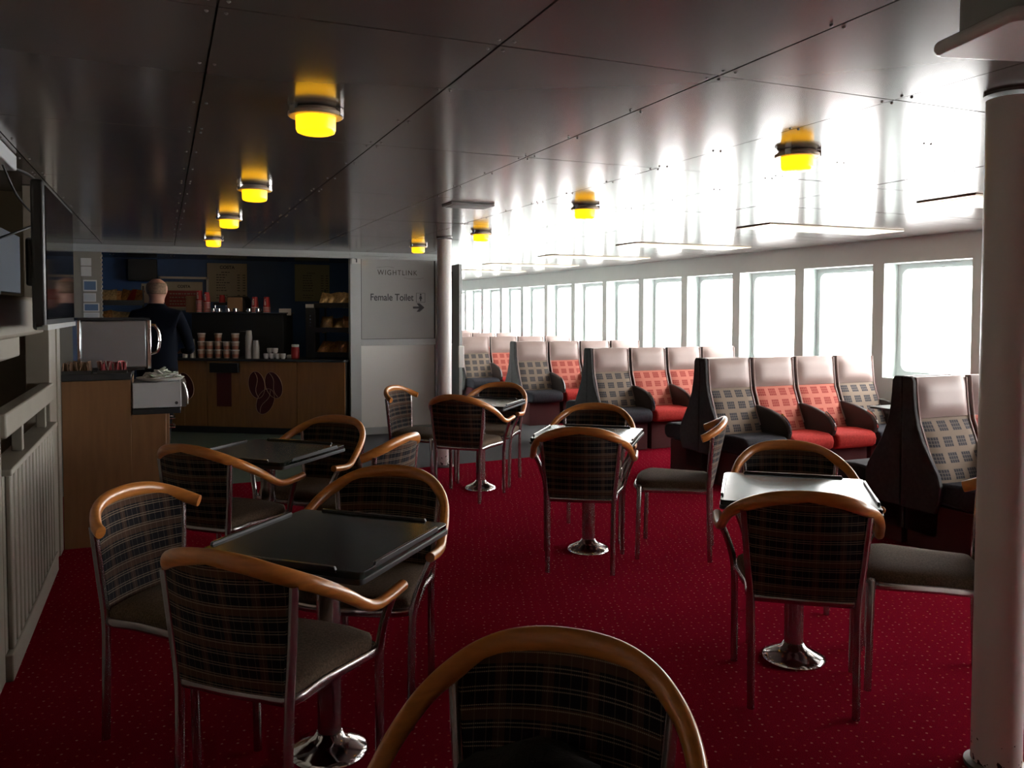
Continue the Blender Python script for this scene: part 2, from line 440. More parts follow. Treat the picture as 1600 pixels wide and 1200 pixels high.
# ------------------------------------------------------------------ ceiling lamps
lp = thing('ceiling_lamp', '', 'lamp', (0, 0, H))
r = MB(); r.lathe([(.075, 0), (.082, -.004), (.085, -.010), (.085, -.012)], 32); r.build('base_ring', M['lampring'], lp)
r = MB(); r.lathe([(.072, -.012), (.091, -.012), (.095, -.015), (.095, -.025), (.091, -.028), (.070, -.028), (.070, -.012)], 36, cap=False); r.build('flange', M['lampring'], lp)
r = MB(); r.lathe([(.069, -.008), (.069, -.028), (.068, -.070), (.064, -.080), (.052, -.085), (.001, -.086)], 36); r.build('glass_shade', M['amber'], lp, ang=60)
for a in (-.6, 1.5, 3.6):
    r = MB(); T = Matrix.Rotation(a, 4, 'Z'); r.box(.080, .098, -.014, .014, -.027, -.001, T=T); r.build('clip', M['bright'], lp)
pl = [(.50, 2.94, 'first'), (.485, 4.87, 'second'), (.465, 6.52, 'third'), (.46, 8.50, 'fourth')]
pr = [(2.56, 2.86, 'first'), (2.60, 4.90, 'second'), (2.60, 6.85, 'third'), (2.51, 8.50, 'fourth')]
first = True
lab = {('L', 'first'): 'large near amber ceiling lamp above the front left-hand table', ('L', 'second'): 'amber ceiling lamp second in the left row from the camera',
 ('L', 'third'): 'amber ceiling lamp third in the left row from the camera', ('L', 'fourth'): 'farthest amber ceiling lamp of the left row by the servery header',
 ('R', 'first'): 'washed-out amber ceiling lamp above the front right-hand table', ('R', 'second'): 'amber ceiling lamp second in the right row from the camera',
 ('R', 'third'): 'amber ceiling lamp third in the right row from the camera', ('R', 'fourth'): 'farthest amber ceiling lamp of the right row, just above the toilet sign'}
for side, L in (('L', pl), ('R', pr)):
    for x, y, n in L:
        o = lp if first else dup(lp, loc=(x, y, H)); o.location = (x, y, H); o['label'] = lab[(side, n)]; o['group'] = 'amber ceiling lamps'; first = False
for x, y, n in pl+pr:
    pass
# recessed ceiling light panels near the windows
rl = thing('recessed_light', '', 'lamp', (5.15, 0, H))
b = MB(); b.box(-.72, .72, -.21, .21, -.010, .0); b.build('light_frame', M['lampring'], rl, bevel=.003)
b = MB(); b.box(-.66, .66, -.165, .165, -.014, -.008); b.build('diffuser', M['panel_light'], rl, smooth=False)
for i, (y, n) in enumerate(((3.66, 'nearest'), (5.45, 'second'), (7.45, 'third'), (9.45, 'fourth'), (11.45, 'fifth'), (13.45, 'sixth'))):
    o = rl if i == 0 else dup(rl); o.location = (5.15, y, H)
    o['label'] = '%s flat cream light panel in the ceiling by the windows%s' % (n, ', counted from the camera' if i else ' to the camera'); o['group'] = 'flat ceiling light panels'
# ceiling hatch
b = MB(); b.box(-.15, .15, -.10, .10, -.012, 0, 0); b.box(-.13, .13, -.08, .08, -.014, -.010, 1)
o = b.build('ceiling_vent', [M['grey_frame'], M['rivet']], loc=(1.87, 5.17, H), bevel=.002)
tag(o, 'small flat grey vent plate in the ceiling between the two lamp rows', 'vent')
# white box fixture top right
M['cover']=mat('glossy_white_plastic',(.8,.8,.78),.18); t = thing('emergency_light', 'white box light hanging under the ceiling above the right column', 'lamp', (1.70, 1.22, 0), math.radians(-14))
b = MB(); b.prism(rrect(-.13, .17, -.13, .13, .03), 2.075, 2.105); b.build('cover', M['cover'], t, bevel=.012, seg=3)
b = MB(); b.prism(rrect(-.09, .14, -.10, .10, .03), 2.105, H); b.build('housing', M['grey_frame'], t, bevel=.004)

# ------------------------------------------------------------------ CHAIRS
def hoop_pts(arms):
    R = [(0, -.295, .829), (.10, -.286, .821), (.175, -.257, .797), (.228, -.205, .766)]
    R += [(.262, -.145, .733), (.284, -.07, .690), (.297, .01, .640), (.305, .06, .621), (.311, .12, .621), (.314, .225, .632)] if arms else [(.243, -.178, .753), (.247, -.166, .749)]
    Lp = [(-x, y, z) for x, y, z in R[1:]][::-1]
    return crom(Lp+R, 5)
def ty(z): return -(.207+(z-.42)*.055)
def make_chair(arms):
    t = thing('dining_chair', '', 'chair')
    # bent wood
    h = MB(); P = hoop_pts(arms)
    a = []; bb = []
    for p in P:
        k = min(1, max(0, (p.z-.63)/.17)); a.append(.0175+.0085*k); bb.append(.0185)
    h.tube(P, a, bb, 16); h.build('armrest_hoop' if arms else 'top_rail', M['wood'], t, bevel=.003, ang=50)
    # back panel
    bp = MB(); nu, nv = 14, 12; fr_ = []; bk = []
    for j in range(nv+1):
        for i in range(nu+1):
            u = -1+2*i/nu; v = j/nv
            zt_ = .822-1.05*(u*.205)**2; z = .438+(zt_-.438)*v
            wd = .176+(z-.43)*.095; x = u*wd
            y = ty(z)-(.012+.062*((z-.43)/.4))*(1-u*u)
            fr_.append((x, y+.010, z)); bk.append((x, y-.010, z))
    n = len(fr_); W1 = nu+1; f = []
    for j in range(nv):
        for i in range(nu):
            q = (j*W1+i, j*W1+i+1, (j+1)*W1+i+1, (j+1)*W1+i); f.append(q); f.append([n+k for k in q][::-1])
    edge = [i for i in range(W1)]+[j*W1+nu for j in range(1, nv+1)]+[nv*W1+i for i in range(nu-1, -1, -1)]+[j*W1 for j in range(nv-1, 0, -1)]
    for i in range(len(edge)):
        p, q = edge[i], edge[(i+1) % len(edge)]; f.append((p, n+p, n+q, q))
    bp.add(fr_+bk, f); bp.build('backrest', M['plaid'], t, ang=50)
    # seat
    st = MB()
    def outline(k):
        pts = [(-.19, -.19), (-.2, -.05), (-.225, .10), (-.232, .165), (-.21, .205), (-.12, .232), (0, .24), (.12, .232), (.21, .205), (.232, .165), (.225, .10), (.2, -.05), (.19, -.19), (.10, -.205), (0, -.21), (-.10, -.205)]
        return [(x*k, (y-.01)*k+.01) for x, y in pts]
    rings = [(.985, .432), (1.0, .440), (1.0, .456), (.975, .470), (.88, .479), (.55, .484), (.1, .485)]
    base = [p for k, z in rings for p in [(*q, z) for q in outline(k)]]; no = 16; f = []
    for j in range(len(rings)-1):
        for i in range(no):
            i2 = (i+1) % no; f.append((j*no+i, j*no+i2, (j+1)*no+i2, (j+1)*no+i))
    f += [list(range(no))[::-1], [(len(rings)-1)*no+i for i in range(no)]]
    st.add(base, f); st.build('seat_cushion', M['seatcloth'], t, ang=60)
    # seat frame
    sf = MB(); sf.tube(crom([(x*1.02, y*1.02, .424) for x, y in outline(1)], 3, True), .016, .009, 10, True); sf.build('seat_frame', M['chrome'], t, ang=60)
    # legs
    for s in (-1, 1):
        l = MB(); l.tube(crom([(s*.186, -.219, 0), (s*.187, -.212, .22), (s*.19, -.207, .42), (s*.205, -.214, .58), (s*.220, -.226, .757)], 5), .0145, .0145, 14, up=(0, 1, 0))
        l.build('rear_leg', M['chrome'], t, ang=60)
        l = MB()
        if arms: l.tube(crom([(s*.237, .208, 0), (s*.238, .203, .25), (s*.243, .197, .42), (s*.266, .185, .52), (s*.308, .165, .622)], 5), .0145, .0145, 14, up=(0, 1, 0))
        else: l.tube([(s*.237, .208, 0), (s*.238, .203, .25), (s*.241, .198, .445), (s*.241, .198, .452)], [.0145, .0145, .0145, .010], [.0145, .0145, .0145, .010], 14, up=(0, 1, 0))
        l.build('front_leg', M['chrome'], t, ang=60)
    return t
armchair = make_chair(True); plain = make_chair(False)
chairs = [
 ('T1near', 2.310, 2.537, 36.6, 1, 'plaid armchair with its back to the camera at the front right-hand table'),
 ('T1right', 2.870, 2.433, -44.8, 0, 'armless plaid chair pushed partly behind the right-edge column, brown seat in view'),
 ('T1back', 2.735, 3.02, 212, 1, 'plaid armchair on the window side of the front right-hand table, only its hoop showing'),
 ('T2near', 2.289, 4.33, 31.0, 1, 'plaid armchair with its back to the camera at the middle table of the right row'),
 ('T2right', 2.938, 4.317, -52.0, 0, 'armless plaid chair seen from the side right of the middle table, brown seat clear'),
 ('T2back', 2.64, 4.89, 218, 1, 'plaid armchair facing the camera behind the middle table of the right row'),
 ('T3near', 2.260, 6.256, 41.9, 1, 'plaid armchair with its back to the camera at the farthest table by the slim column'),
 ('T3back', 2.660, 6.74, 222, 1, 'plaid armchair behind the farthest table, nearest to the grey aisle carpet'),
 ('T3left', 2.042, 6.80, 133, 0, 'armless plaid chair seen from the side in front of the white toilet-sign partition'),
 ('T0near', .310, 2.570, 43.3, 1, 'big plaid armchair with its back to the camera at the front left-hand table'),
 ('T0left', .085, 3.16, 131.2, 0, 'armless plaid chair at the left end of the front left-hand table, nearest the balustrade'),
 ('T0back', .72, 3.12, 214, 1, 'plaid armchair behind the front left-hand table, hoop arm curving down at right'),
 ('T4near', .293, 4.486, 45.4, 1, 'plaid armchair nearest the brown wooden counter at the rear left-hand table'),
 ('T4right', .975, 4.42, -45, 0, 'armless plaid chair at the right end of the rear left-hand table'),
 ('T4back', .79, 4.91, 225, 1, 'plaid armchair behind the rear left-hand table, before the servery counter'),
 ('front', .563, 1.258, 219.97, 1, 'plaid armchair at the bottom edge facing the camera, with a black coat on it'),
]
used = {0: False, 1: False}
for nm, x, y, az, arms, label in chairs:
    src = armchair if arms else plain
    o = src if not used[arms] else dup(src)
    used[arms] = True
    o.location = (x, y, 0); o.rotation_euler = (0, 0, -math.radians(az)); o['label'] = label
    o['group'] = 'plaid armchairs around the tables' if arms else 'armless plaid chairs at the table sides'
# black coat on the front chair seat (woolly lump leaning on the backrest)
ct = MB(); cx, cy, az = .563, 1.258, math.radians(219.97)
T = Matrix.Translation((cx, cy, 0)) @ Matrix.Rotation(-az, 4, 'Z')
nu, nv = 22, 12; vs = []; rg = random.Random(5)
for j in range(nv+1):
    for i in range(nu):
        a = 2*PI*i/nu; ph = PI*j/nv
        x = .165*math.sin(ph)*math.cos(a); y = .15*math.sin(ph)*math.sin(a); z = .11*math.cos(ph)
        k = 1+.07*math.sin(5*a+3*ph)+.05*math.sin(9*ph+a*2)
        vs.append((x*k, y*k-.02, max(.49, .60+z*k+.05*(-y/.15)*math.sin(ph))))
fs = [(j*nu+i, j*nu+(i+1) % nu, (j+1)*nu+(i+1) % nu, (j+1)*nu+i) for j in range(nv) for i in range(nu)]
ct.add(vs, fs, 0, T); o = ct.build('folded_coat', M['coat_black'], ang=180)
tag(o, 'black woolly coat bundled on the seat of the chair at the bottom edge', 'coat')

# ------------------------------------------------------------------ TABLES
tb = thing('cafe_table', '', 'table')
S = .305
def corner_cut(s, c): return [(-s+c, -s), (s-c, -s), (s, -s+c), (s, s-c), (s-c, s), (-s+c, s), (-s, s-c), (-s, -s+c)]
b = MB(); b.prism(rrect(-S, S, -S, S, .02, 3), .708, .737); b.build('tabletop', M['tabletop'], tb, bevel=.003)
b = MB(); b.prism(rrect(-S-.004, S+.004, -S-.004, S+.004, .022, 3), .700, .716); b.build('edge_band', M['tableedge'], tb, bevel=.002)
for k in range(4):
    e = MB(); T = Matrix.Rotation(k*PI/2, 4, 'Z')
    e.prism([(-.225, .728), (-.215, .7455), (.215, .7455), (.225, .728)], S-.010, S+.001, 'y', 0, T)
    e.build('edge_rail', M['tableedge'], tb, bevel=.002)
    e2 = MB(); e2.tube([(-.213, S-.0045, .746), (.213, S-.0045, .746)], .0015, .0050, 8, T=T); e2.build('rail_trim', M['bright'], tb)
b = MB(); b.prism(rrect(-.16, .16, -.16, .16, .03), .690, .702); b.build('mounting_plate', M['rivet'], tb)
b = MB(); b.lathe([(.040, .03), (.040, .692)], 28); b.build('pedestal', M['chrome'], tb, ang=60)
b = MB(); b.lathe([(.135, 0), (.135, .008), (.120, .022), (.075, .042), (.052, .056), (.045, .068), (.040, .072)], 40); b.build('base', M['bright'], tb, ang=60)
tabs = [(.505, 2.785, 43, 'dark square cafe table nearest the camera in the left row'), (2.50, 2.77, 39, 'dark square cafe table nearest the camera in the right row, shining with window light'),
        (2.45, 4.55, 39, 'dark square cafe table in the middle of the right row'), (2.46, 6.49, 41, 'dark square cafe table farthest away, beside the grey carpet'),
        (.52, 4.66, 42, 'dark square cafe table farther back in the left row')]
for i, (x, y, a, l) in enumerate(tabs):
    o = tb if i == 0 else dup(tb); o.location = (x, y, 0); o.rotation_euler = (0, 0, -math.radians(a)); o['label'] = l; o['group'] = 'square pedestal tables'

# ------------------------------------------------------------------ LOUNGE SEATS
def lounge(style, aisle):
    t = thing('lounge_seat', '', 'seat'); hw = .219
    pm = M['pl_red'] if style == 'red' else M['pl_grey']; cm = M['red'] if style == 'red' else M['navy']
    def prof(z):   # front surface of the back, y forward of the shared back plane
        pts = [(.36, .275), (.45, .255), (.60, .180), (.80, .100), (.95, .078), (1.085, .068)]
        for (z0, a), (z1, c) in zip(pts, pts[1:]):
            if z <= z1: return a+(c-a)*(z-z0)/(z1-z0)
        return pts[-1][1]
    def padgrid(z0, z1, nz, bul, hw_, r):
        vs = []; nu = 12
        for j in range(nz+1):
            z = z0+(z1-z0)*j/nz; ez = min(1, min(j, nz-j)/1.5)
            for i in range(nu+1):
                u = -1+2*i/nu; eu = (1-abs(u)**6)
                vs.append((u*hw_, prof(z)+bul*ez*eu*(1+.25*math.sin(PI*j/nz)), z))
        n = len(vs); W1 = nu+1
        vs += [(u_[0], max(.012, u_[1]-.05), u_[2]) for u_ in vs[:n]]
        f = []
        for j in range(nz):
            for i in range(nu):
                q = (j*W1+i, j*W1+i+1, (j+1)*W1+i+1, (j+1)*W1+i); f.append(q); f.append([n+k for k in q][::-1])
        edge = [i for i in range(W1)]+[j*W1+nu for j in range(1, nz+1)]+[nz*W1+i for i in range(nu-1, -1, -1)]+[j*W1 for j in range(nz-1, 0, -1)]
        for i in range(len(edge)):
            p, q = edge[i], edge[(i+1) % len(edge)]; f.append((p, n+p, n+q, q))
        return MB().add(vs, f)
    padgrid(.825, 1.085, 8, .028, hw, .02).build('headrest', M['headrest'], t, ang=50)
    padgrid(.40, .823, 10, .020, hw, .02).build('backrest', pm, t, ang=50)
    # shell
    sh = MB(); poly = [(.006, .10), (.25, .10), (.235, .44), (.165, .60), (.085, .80), (.062, .95), (.05, 1.075), (.006, 1.08)]
    sh.prism(poly, -hw, hw, 'x'); sh.build('back_shell', M['side'], t)
    # piping beside pad
    for s in (-1, 1):
        e = MB(); e.tube([(s*(hw+.003), prof(z)+.004, z) for z in (.50, .60, .70, .80, .90, 1.0, 1.075)], .007, .007, 8, up=(1, 0, 0)); e.build('piping', M['headrest'], t)
    # cushion
    c = MB(); cp = [(.22, .31), (.57, .30), (.605, .33), (.615, .38), (.60, .425), (.55, .447), (.40, .452), (.22, .44)]
    c.prism(cp, -.2195, .2195, 'x'); c.build('seat_cushion', cm, t, bevel=.02, seg=3, ang=60)
    b = MB(); b.box(-.219, .219, .02, .50, 0, .30); b.build('plinth', M['seatbase'], t, bevel=.005)
    if aisle:
        s = -1 if aisle == 'left' else 1
        e = MB(); pp = [(.0, .25), (.25, .25), (.285, .33), (.29, .42), (.27, .49), (.215, .58), (.155, .68), (.115, .78), (.092, .88), (.082, .98), (.078, 1.06), (.06, 1.088), (0, 1.09)]
        e.prism(pp, s*.2265, s*.262, 'x'); e.build('side_panel', M['side'], t, bevel=.008)
    return t
def armrest_mesh(t, x):
    a = MB(); pp = [(.13, .42), (.57, .42), (.585, .46), (.575, .52), (.53, .575), (.45, .615), (.34, .645), (.22, .665), (.13, .67)]
    a.prism(pp, x-.0235, x+.0235, 'x'); o = a.build('armrest', M['armplastic'], t, bevel=.012, seg=3)
    e = MB(); e.tube(crom([(x, .50, .592), (x, .545, .560), (x, .578, .515), (x, .584, .47)], 4), .005, .022, 8, up=(1, 0, 0)); e.tube([(x, .50, .594), (x, .47, .609)], .005, .022, 8, up=(1, 0, 0))
    e.build('armrest_cap', M['bright'], o)
protos = {}
for st in ('grey', 'red'):
    for k, ais in (('front_aisle', 'right'), ('front', None), ('away', 'left')):
        if st == 'red' and k != 'front': continue
        p_ = lounge(st, ais); protos[(st, k)] = p_
        # front-facing seats are turned round: local -x is toward the windows
        if k == 'front_aisle' or k == 'front': armrest_mesh(p_, -.245)
# facing -Y: rotation pi -> local +x points to world -X (the aisle)
rows = [(3.88, 'nearest row'), (6.05, 'second row'), (8.15, 'third row'), (10.30, 'fourth row'), (12.50, 'fifth row'), (14.65, 'sixth row'), (16.8, 'seventh row')]
usedp = set()
def place(key, x, y, rz, label, group):
    src = protos[key]
    if key in usedp: o = dup(src)
    else: o = src; usedp.add(key)
    o.location = (x, y, 0); o.rotation_euler = (0, 0, rz); o['label'] = label; o['group'] = group
for ri, (y, rn) in enumerate(rows):
    for si in range(4):
        if ri == 0 and si == 3: continue
        x = 4.375+.245+.489*si
        red = si in (1, 2)
        if si == 0:
            place(('grey', 'front_aisle'), x, y, PI, 'grey plaid lounge seat on the aisle end of the %s' % rn, 'lounge seats facing the camera')
        else:
            pos = ['', 'second from the aisle', 'third from the aisle', 'by the window'][si]
            place(('red' if red else 'grey', 'front'), x, y, PI, '%s plaid lounge seat %s in the %s' % ('red' if red else 'grey', pos, rn), 'lounge seats facing the camera')
    if ri < 4:
        place(('grey', 'away'), 4.375+.245, y+.004, 0, 'aisle lounge seat facing away on the rear side of the %s, dark cushion showing' % rn, 'lounge seats facing away')
# folding tray behind the nearest row
t = thing('folding_tray', 'small dark folding tray behind the nearest lounge row', 'tray', (5.75, 5.18, 0), 0)
b = MB(); b.prism(rrect(-.17, .17, -.14, .14, .03), .672, .690); b.build('tray_top', M['tray'], t, bevel=.004)
b = MB(); b.tube([(-.05, -.05, 0), (-.05, -.05, .675)], .014); b.lathe([(.09, 0), (.09, .01), (.02, .02)], 20, (-.05, -.05, 0)); b.build('stem', M['chrome'], t)

# ------------------------------------------------------------------ SIGN PARTITION CONTENT
t = thing('sign_panel', 'grey glossy sign panel with ferry company name and toilet arrow on the partition', 'sign', (2.655, 9.845, 0))
b = MB(); b.box(-.46, .46, 0, .03, 1.157, 2.153); b.build('panel', M['sign'], t, smooth=False)
b = MB()
for x0, x1, z0, z1 in ((-.465, -.455, 1.155, 2.155), (.455, .465, 1.155, 2.155), (-.465, .465, 1.150, 1.160), (-.465, .465, 2.150, 2.160)): b.box(x0, x1, -.004, .01, z0, z1)
b.build('gasket', M['dark_gap'], t)
text('company_name', 'WIGHTLINK', .088, M['sign_text_pale'], t, (-.258, -.002, 1.935), space=1.22).scale = (.88, 1, 1)
text('sign_wording', 'Female Toilet', .118, M['sign_text'], t, (-.350, -.002, 1.625), bold=.0012).scale = (.83, 1, 1)
b = MB(); b.tube(crom([(-.27, -.002, 2.022), (-.20, -.002, 2.030), (-.12, -.002, 2.034), (-.05, -.002, 2.024)], 6), .004, .0015, 6, up=(0, 1, 0))
b.tube(crom([(.07, -.002, 1.905), (.14, -.002, 1.893), (.22, -.002, 1.892), (.32, -.002, 1.905)], 6), .004, .0015, 6, up=(0, 1, 0)); b.build('logo_swoosh', M['sign_text_pale'], t)
b = MB()
for x0, x1, z0, z1 in ((.225, .229, 1.605, 1.72), (.336, .340, 1.605, 1.72), (.225, .340, 1.605, 1.609), (.225, .340, 1.716, 1.72)): b.box(x0, x1, -.003, 0, z0, z1)
b.lathe([(.011, -.0015), (.011, .0015)], 14, T=Matrix.Translation((.2825, -.0015, 1.700)) @ Matrix.Rotation(PI/2, 4, 'X'))
b.prism([(.272, 1.684), (.293, 1.684), (.303, 1.645), (.290, 1.645), (.289, 1.618), (.276, 1.618), (.275, 1.645), (.262, 1.645)], -.003, 0, 'y'); b.build('female_pictogram', M['sign_text'], t)
b = MB(); b.prism([(.185, 1.553), (.262, 1.553), (.232, 1.592), (.270, 1.592), (.330, 1.5405), (.270, 1.489), (.232, 1.489), (.262, 1.528), (.185, 1.528)], -.003, 0, 'y'); b.build('arrow', M['sign_text'], t)
# small tag
t = thing('number_tag', 'small white square tag at the top left corner of the sign partition', 'tag', (2.13, 9.812, 2.105))
b = MB(); b.box(-.055, .055, -.004, .006, -.045, .045); b.build('plate', M['paperwhite'], t)
b = MB(); b.prism([(-.018, .022), (.012, .022), (.012, -.03), (-.002, -.03), (-.002, .008), (-.018, .008)], -.006, -.004, 'y'); b.build('mark', M['sign_text'], t)
# door at right of the far column
d = MB(); d.box(3.27, 3.31, 9.36, 9.80, .01, 2.06, 0); d.box(3.266, 3.314, 9.60, 9.72, 1.10, 1.98, 1)
dr = struct(d.build('door_1', [M['grey_frame'], M['dark_gap']], bevel=.002))
h = MB(); h.box(3.255, 3.325, 9.33, 9.36, .82, 1.08); h.build('door_handle', M['lowpanel'], dr, bevel=.006)

# ------------------------------------------------------------------ LEFT BALUSTRADE, TV
t = thing('balustrade', 'cream slatted balustrade beside the stairwell at the left edge', 'balustrade', (-.6, 3.8, 0))
b = MB(); b.box(-.05, .0, 0, 1.56, .09, .845); b.build('back_board', M['cream'], t)
for i in range(14):
    s_ = MB(); y = .06+i*.108; s_.box(.0, .022, y, y+.066, .11, .83); s_.build('slat', M['cream'], t, bevel=.006)
b = MB(); b.box(-.07, .035, 0, 1.56, .835, .862); b.build('sill_rail', M['cream'], t, bevel=.005)
b = MB(); b.box(-.06, .028, 0, 1.56, 0, .11); b.build('bottom_rail', M['cream'], t, bevel=.005)
b = MB(); b.box(-.05, .02, 0, 1.56, .985, 1.085); b.build('top_rail', M['cream'], t, bevel=.008)
for q in (.5, 1.30): b = MB(); b.box(-.04, .005, q, q+.045, .862, .985); b.build('spindle', M['cream'], t, bevel=.004)
# stair handrail behind
o = MB(); o.tube([(-1.0, 3.2, 1.62), (-1.0, 5.05, 1.12), (-1.0, 5.10, 1.0)], .02); o = o.build('stair_handrail', M['cream']); tag(o, 'sloping cream stair handrail seen behind the balustrade', 'handrail')
o = MB(); o.box(-.745, -.715, 3.8, 5.22, 1.59, 1.90); o.box(-.745, -.712, 3.8, 4.6, 1.565, 1.60); o = o.build('side_screen', M['bluepanel'], bevel=.004); tag(o, 'blue-grey board standing on the cream ledge behind the television', 'board')
t = thing('added_stair_light', 'added stairwell light out of view beyond the left edge', 'lamp', (-1.5, 3.0, 1.95))  # added out-of-view light that lifts the dark stairwell wall
b = MB(); b.box(-.15, .15, -.04, .04, .02, .06); b.build('housing', M['lowpanel'], t)
M['stairglow'] = mat('added_stair_diffuser', (.9, .85, .7), .4, emit=(1, .78, .5), estr=22)
b = MB(); b.box(-.14, .14, -.035, .035, -.03, .02); b.build('diffuser', M['stairglow'], t, bevel=.01)
# tv
t = thing('television', 'black flat television on the left wall seen almost edge-on', 'television', (-.40, 4.03, 0), 0)
b = MB(); b.box(-.045, 0, -.53, .53, 1.425, 1.985); b.build('casing', M['tv'], t, bevel=.012, seg=3)
b = MB(); b.box(0, .003, -.505, .505, 1.465, 1.965); b.build('screen', M['screen'], t, smooth=False)
b = MB(); b.box(-.12, -.04, -.10, .16, 1.60, 1.80); b.build('wall_mount', M['tv'], t, bevel=.01)
b = MB(); b.box(-.03, .006, -.53, .53, 1.425, 1.445); b.build('lower_trim', M['grey_frame'], t)
o = MB(); o.box(-.78, -.60, 3.82, 4.34, 2.128, 2.197); o = o.build('trunking_box', M['greybox'], bevel=.006); tag(o, 'pale grey box fixed under the ceiling above the television', 'box')
o = MB(); o.tube(crom([(-.61, 4.33, 2.14), (-.59, 4.60, 2.155), (-.58, 4.86, 2.15), (-.58, 5.01, 2.11), (-.58, 5.0, 2.03), (-.58, 4.73, 1.93), (-.64, 4.45, 1.855), (-.72, 4.30, 1.80)], 8), .006); o = o.build('television_cable', M['cable']); tag(o, 'black cable looping down behind the television from the grey box', 'cable', 'television cables')
o = MB(); o.tube(crom([(-.63, 4.17, 2.13), (-.60, 4.25, 2.03), (-.60, 4.54, 2.0), (-.60, 4.90, 1.985), (-.58, 5.15, 1.95), (-.58, 5.2, 1.8)], 8), .005); o = o.build('television_cable', M['cable']); tag(o, 'black cable running diagonally to the back of the television', 'cable', 'television cables')

# ------------------------------------------------------------------ BROWN COUNTER (left)
t = thing('side_counter', 'brown wooden counter with dark worktop at the left', 'counter', (-.6, 5.80, 0))
b = MB(); b.box(.014, .405, 0, .62, 0, 1.055); b.box(.405, .612, 0, .62, 0, .83); b.build('carcass', M['counterwood'], t, bevel=.002)
b = MB(); b.box(.014, .411, -.015, .64, 1.057, 1.100); b.box(.412, .70, -.015, .64, .83, .866); b.build('worktop', M['counterdark'], t, bevel=.004)
b = MB(); b.box(.612, .632, .01, .62, .02, .83); b.build('drawer_front', M['counterwood'], t, bevel=.002)
for z in (.79, .73):
    e = MB(); e.tube([(.632, .06, z), (.662, .06, z), (.662, .22, z), (.632, .22, z)], .006); e.build('drawer_handle', M['bright'], t)
# white box on the lower worktop
t = thing('napkin_dispenser', 'pale grey box with curved steel side on the end of the brown counter', 'box', (-.02, 5.95, .866))
b = MB(); b.box(-.165, .125, -.16, .20, .004, .168); b.build('casing', M['greybox'], t, bevel=.006)
b = MB(); b.box(.125, .155, -.15, .18, .004, .165); b.build('side', M['rivet'], t)
b = MB(); b.tube(crom([(.135, -.165, .165), (.150, -.165, .13), (.160, -.165, .08), (.163, -.165, .02)], 5), .006, .006); b.build('steel_trim', M['bright'], t)
b = MB(); b.lathe([(.010, 0), (.010, .004)], 16, T=Matrix.Translation((.095, -.160, .032)) @ Matrix.Rotation(PI/2, 4, 'X')); b.build('lock', M['dark_gap'], t)
# plate with sachets
t = thing('oval_plate', 'white oval plate heaped with pale green sachets on the grey box', 'plate', (-.02, 5.93, 1.036))
b = MB(); b.lathe([(.10, 0), (.13, .006), (.15, .022), (.146, .024), (.12, .012), (.001, .010)], 36, T=Matrix.Diagonal((1, .95, 1, 1))); b.build('dish', M['paperwhite'], t)
def sachet_pile(name, m, cx, cy, z, rx, ry, n, h, size, label, upright=False, seed=1):
    rg = random.Random(seed); b = MB()
    for i in range(n):
        a = rg.uniform(0, 2*PI); r_ = math.sqrt(rg.random()); x = cx+rx*r_*math.cos(a); y = cy+ry*r_*math.sin(a)
        zz = z+h*(1-r_)*rg.uniform(.3, 1)
        R_ = Matrix.Translation((x, y, zz+size*.25)) @ Matrix.Rotation(rg.uniform(0, 6), 4, 'Z') @ Matrix.Rotation(rg.uniform(1.0, 1.6) if upright else rg.uniform(-.7, .7), 4, 'X')
        b.box(-size*.45, size*.45, -size*.6, size*.6, -.004, .004, i % 2 if isinstance(m, list) else 0, R_)
    o = b.build(name, m, bevel=.002); return tag(o, label, 'sachets', kind='stuff')
sachet_pile('sachet_heap', [M['sachet_green'], M['paperwhite']], -.02, 5.93, 1.052, .11, .10, 46, .06, .045, 'heap of pale green and white sachets on the oval plate')
for nm, m, x0, x1, lab_, sd in (('pink_sachet_tray', [M['sachet_pink'], M['paperwhite']], -.385, -.215, 'pink sachets standing in a tray on the brown counter', 2), ('brown_sachet_tray', [M['sachet_brown'], M['sachet_brown']], -.585, -.42, 'brown sugar sachets standing in a tray at the left end of the brown counter', 3)):
    t = thing(nm.replace('sachet_', ''), ('shallow dark tray under the pink sachets' if 'pink' in nm else 'shallow dark tray under the brown sachets'), 'tray', ((x0+x1)/2, 5.86, 1.10))
    b = MB(); hw = (x1-x0)/2; b.box(-hw, hw, -.06, .06, 0, .006); b.box(-hw, hw, -.065, -.06, 0, .02); b.box(-hw, hw, .06, .065, 0, .02); b.build('tray_body', M['tray'], t)
    rg = random.Random(sd); b = MB()
    for i in range(34):
        x = x0+.01+(x1-x0-.02)*i/33; R_ = Matrix.Translation((x, 5.86+rg.uniform(-.02, .02), 1.136+rg.uniform(-.004, .016))) @ Matrix.Rotation(rg.uniform(-.5, .5), 4, 'Z') @ Matrix.Rotation(rg.uniform(-.25, .25), 4, 'Y')
        b.box(-.002, .002, -.03, .03, -.028, .026, 1 if (i % 4 == 0) else 0, R_)
    tag(b.build(nm.replace('_tray', 's'), m, bevel=.001), lab_, 'sachets', kind='stuff')
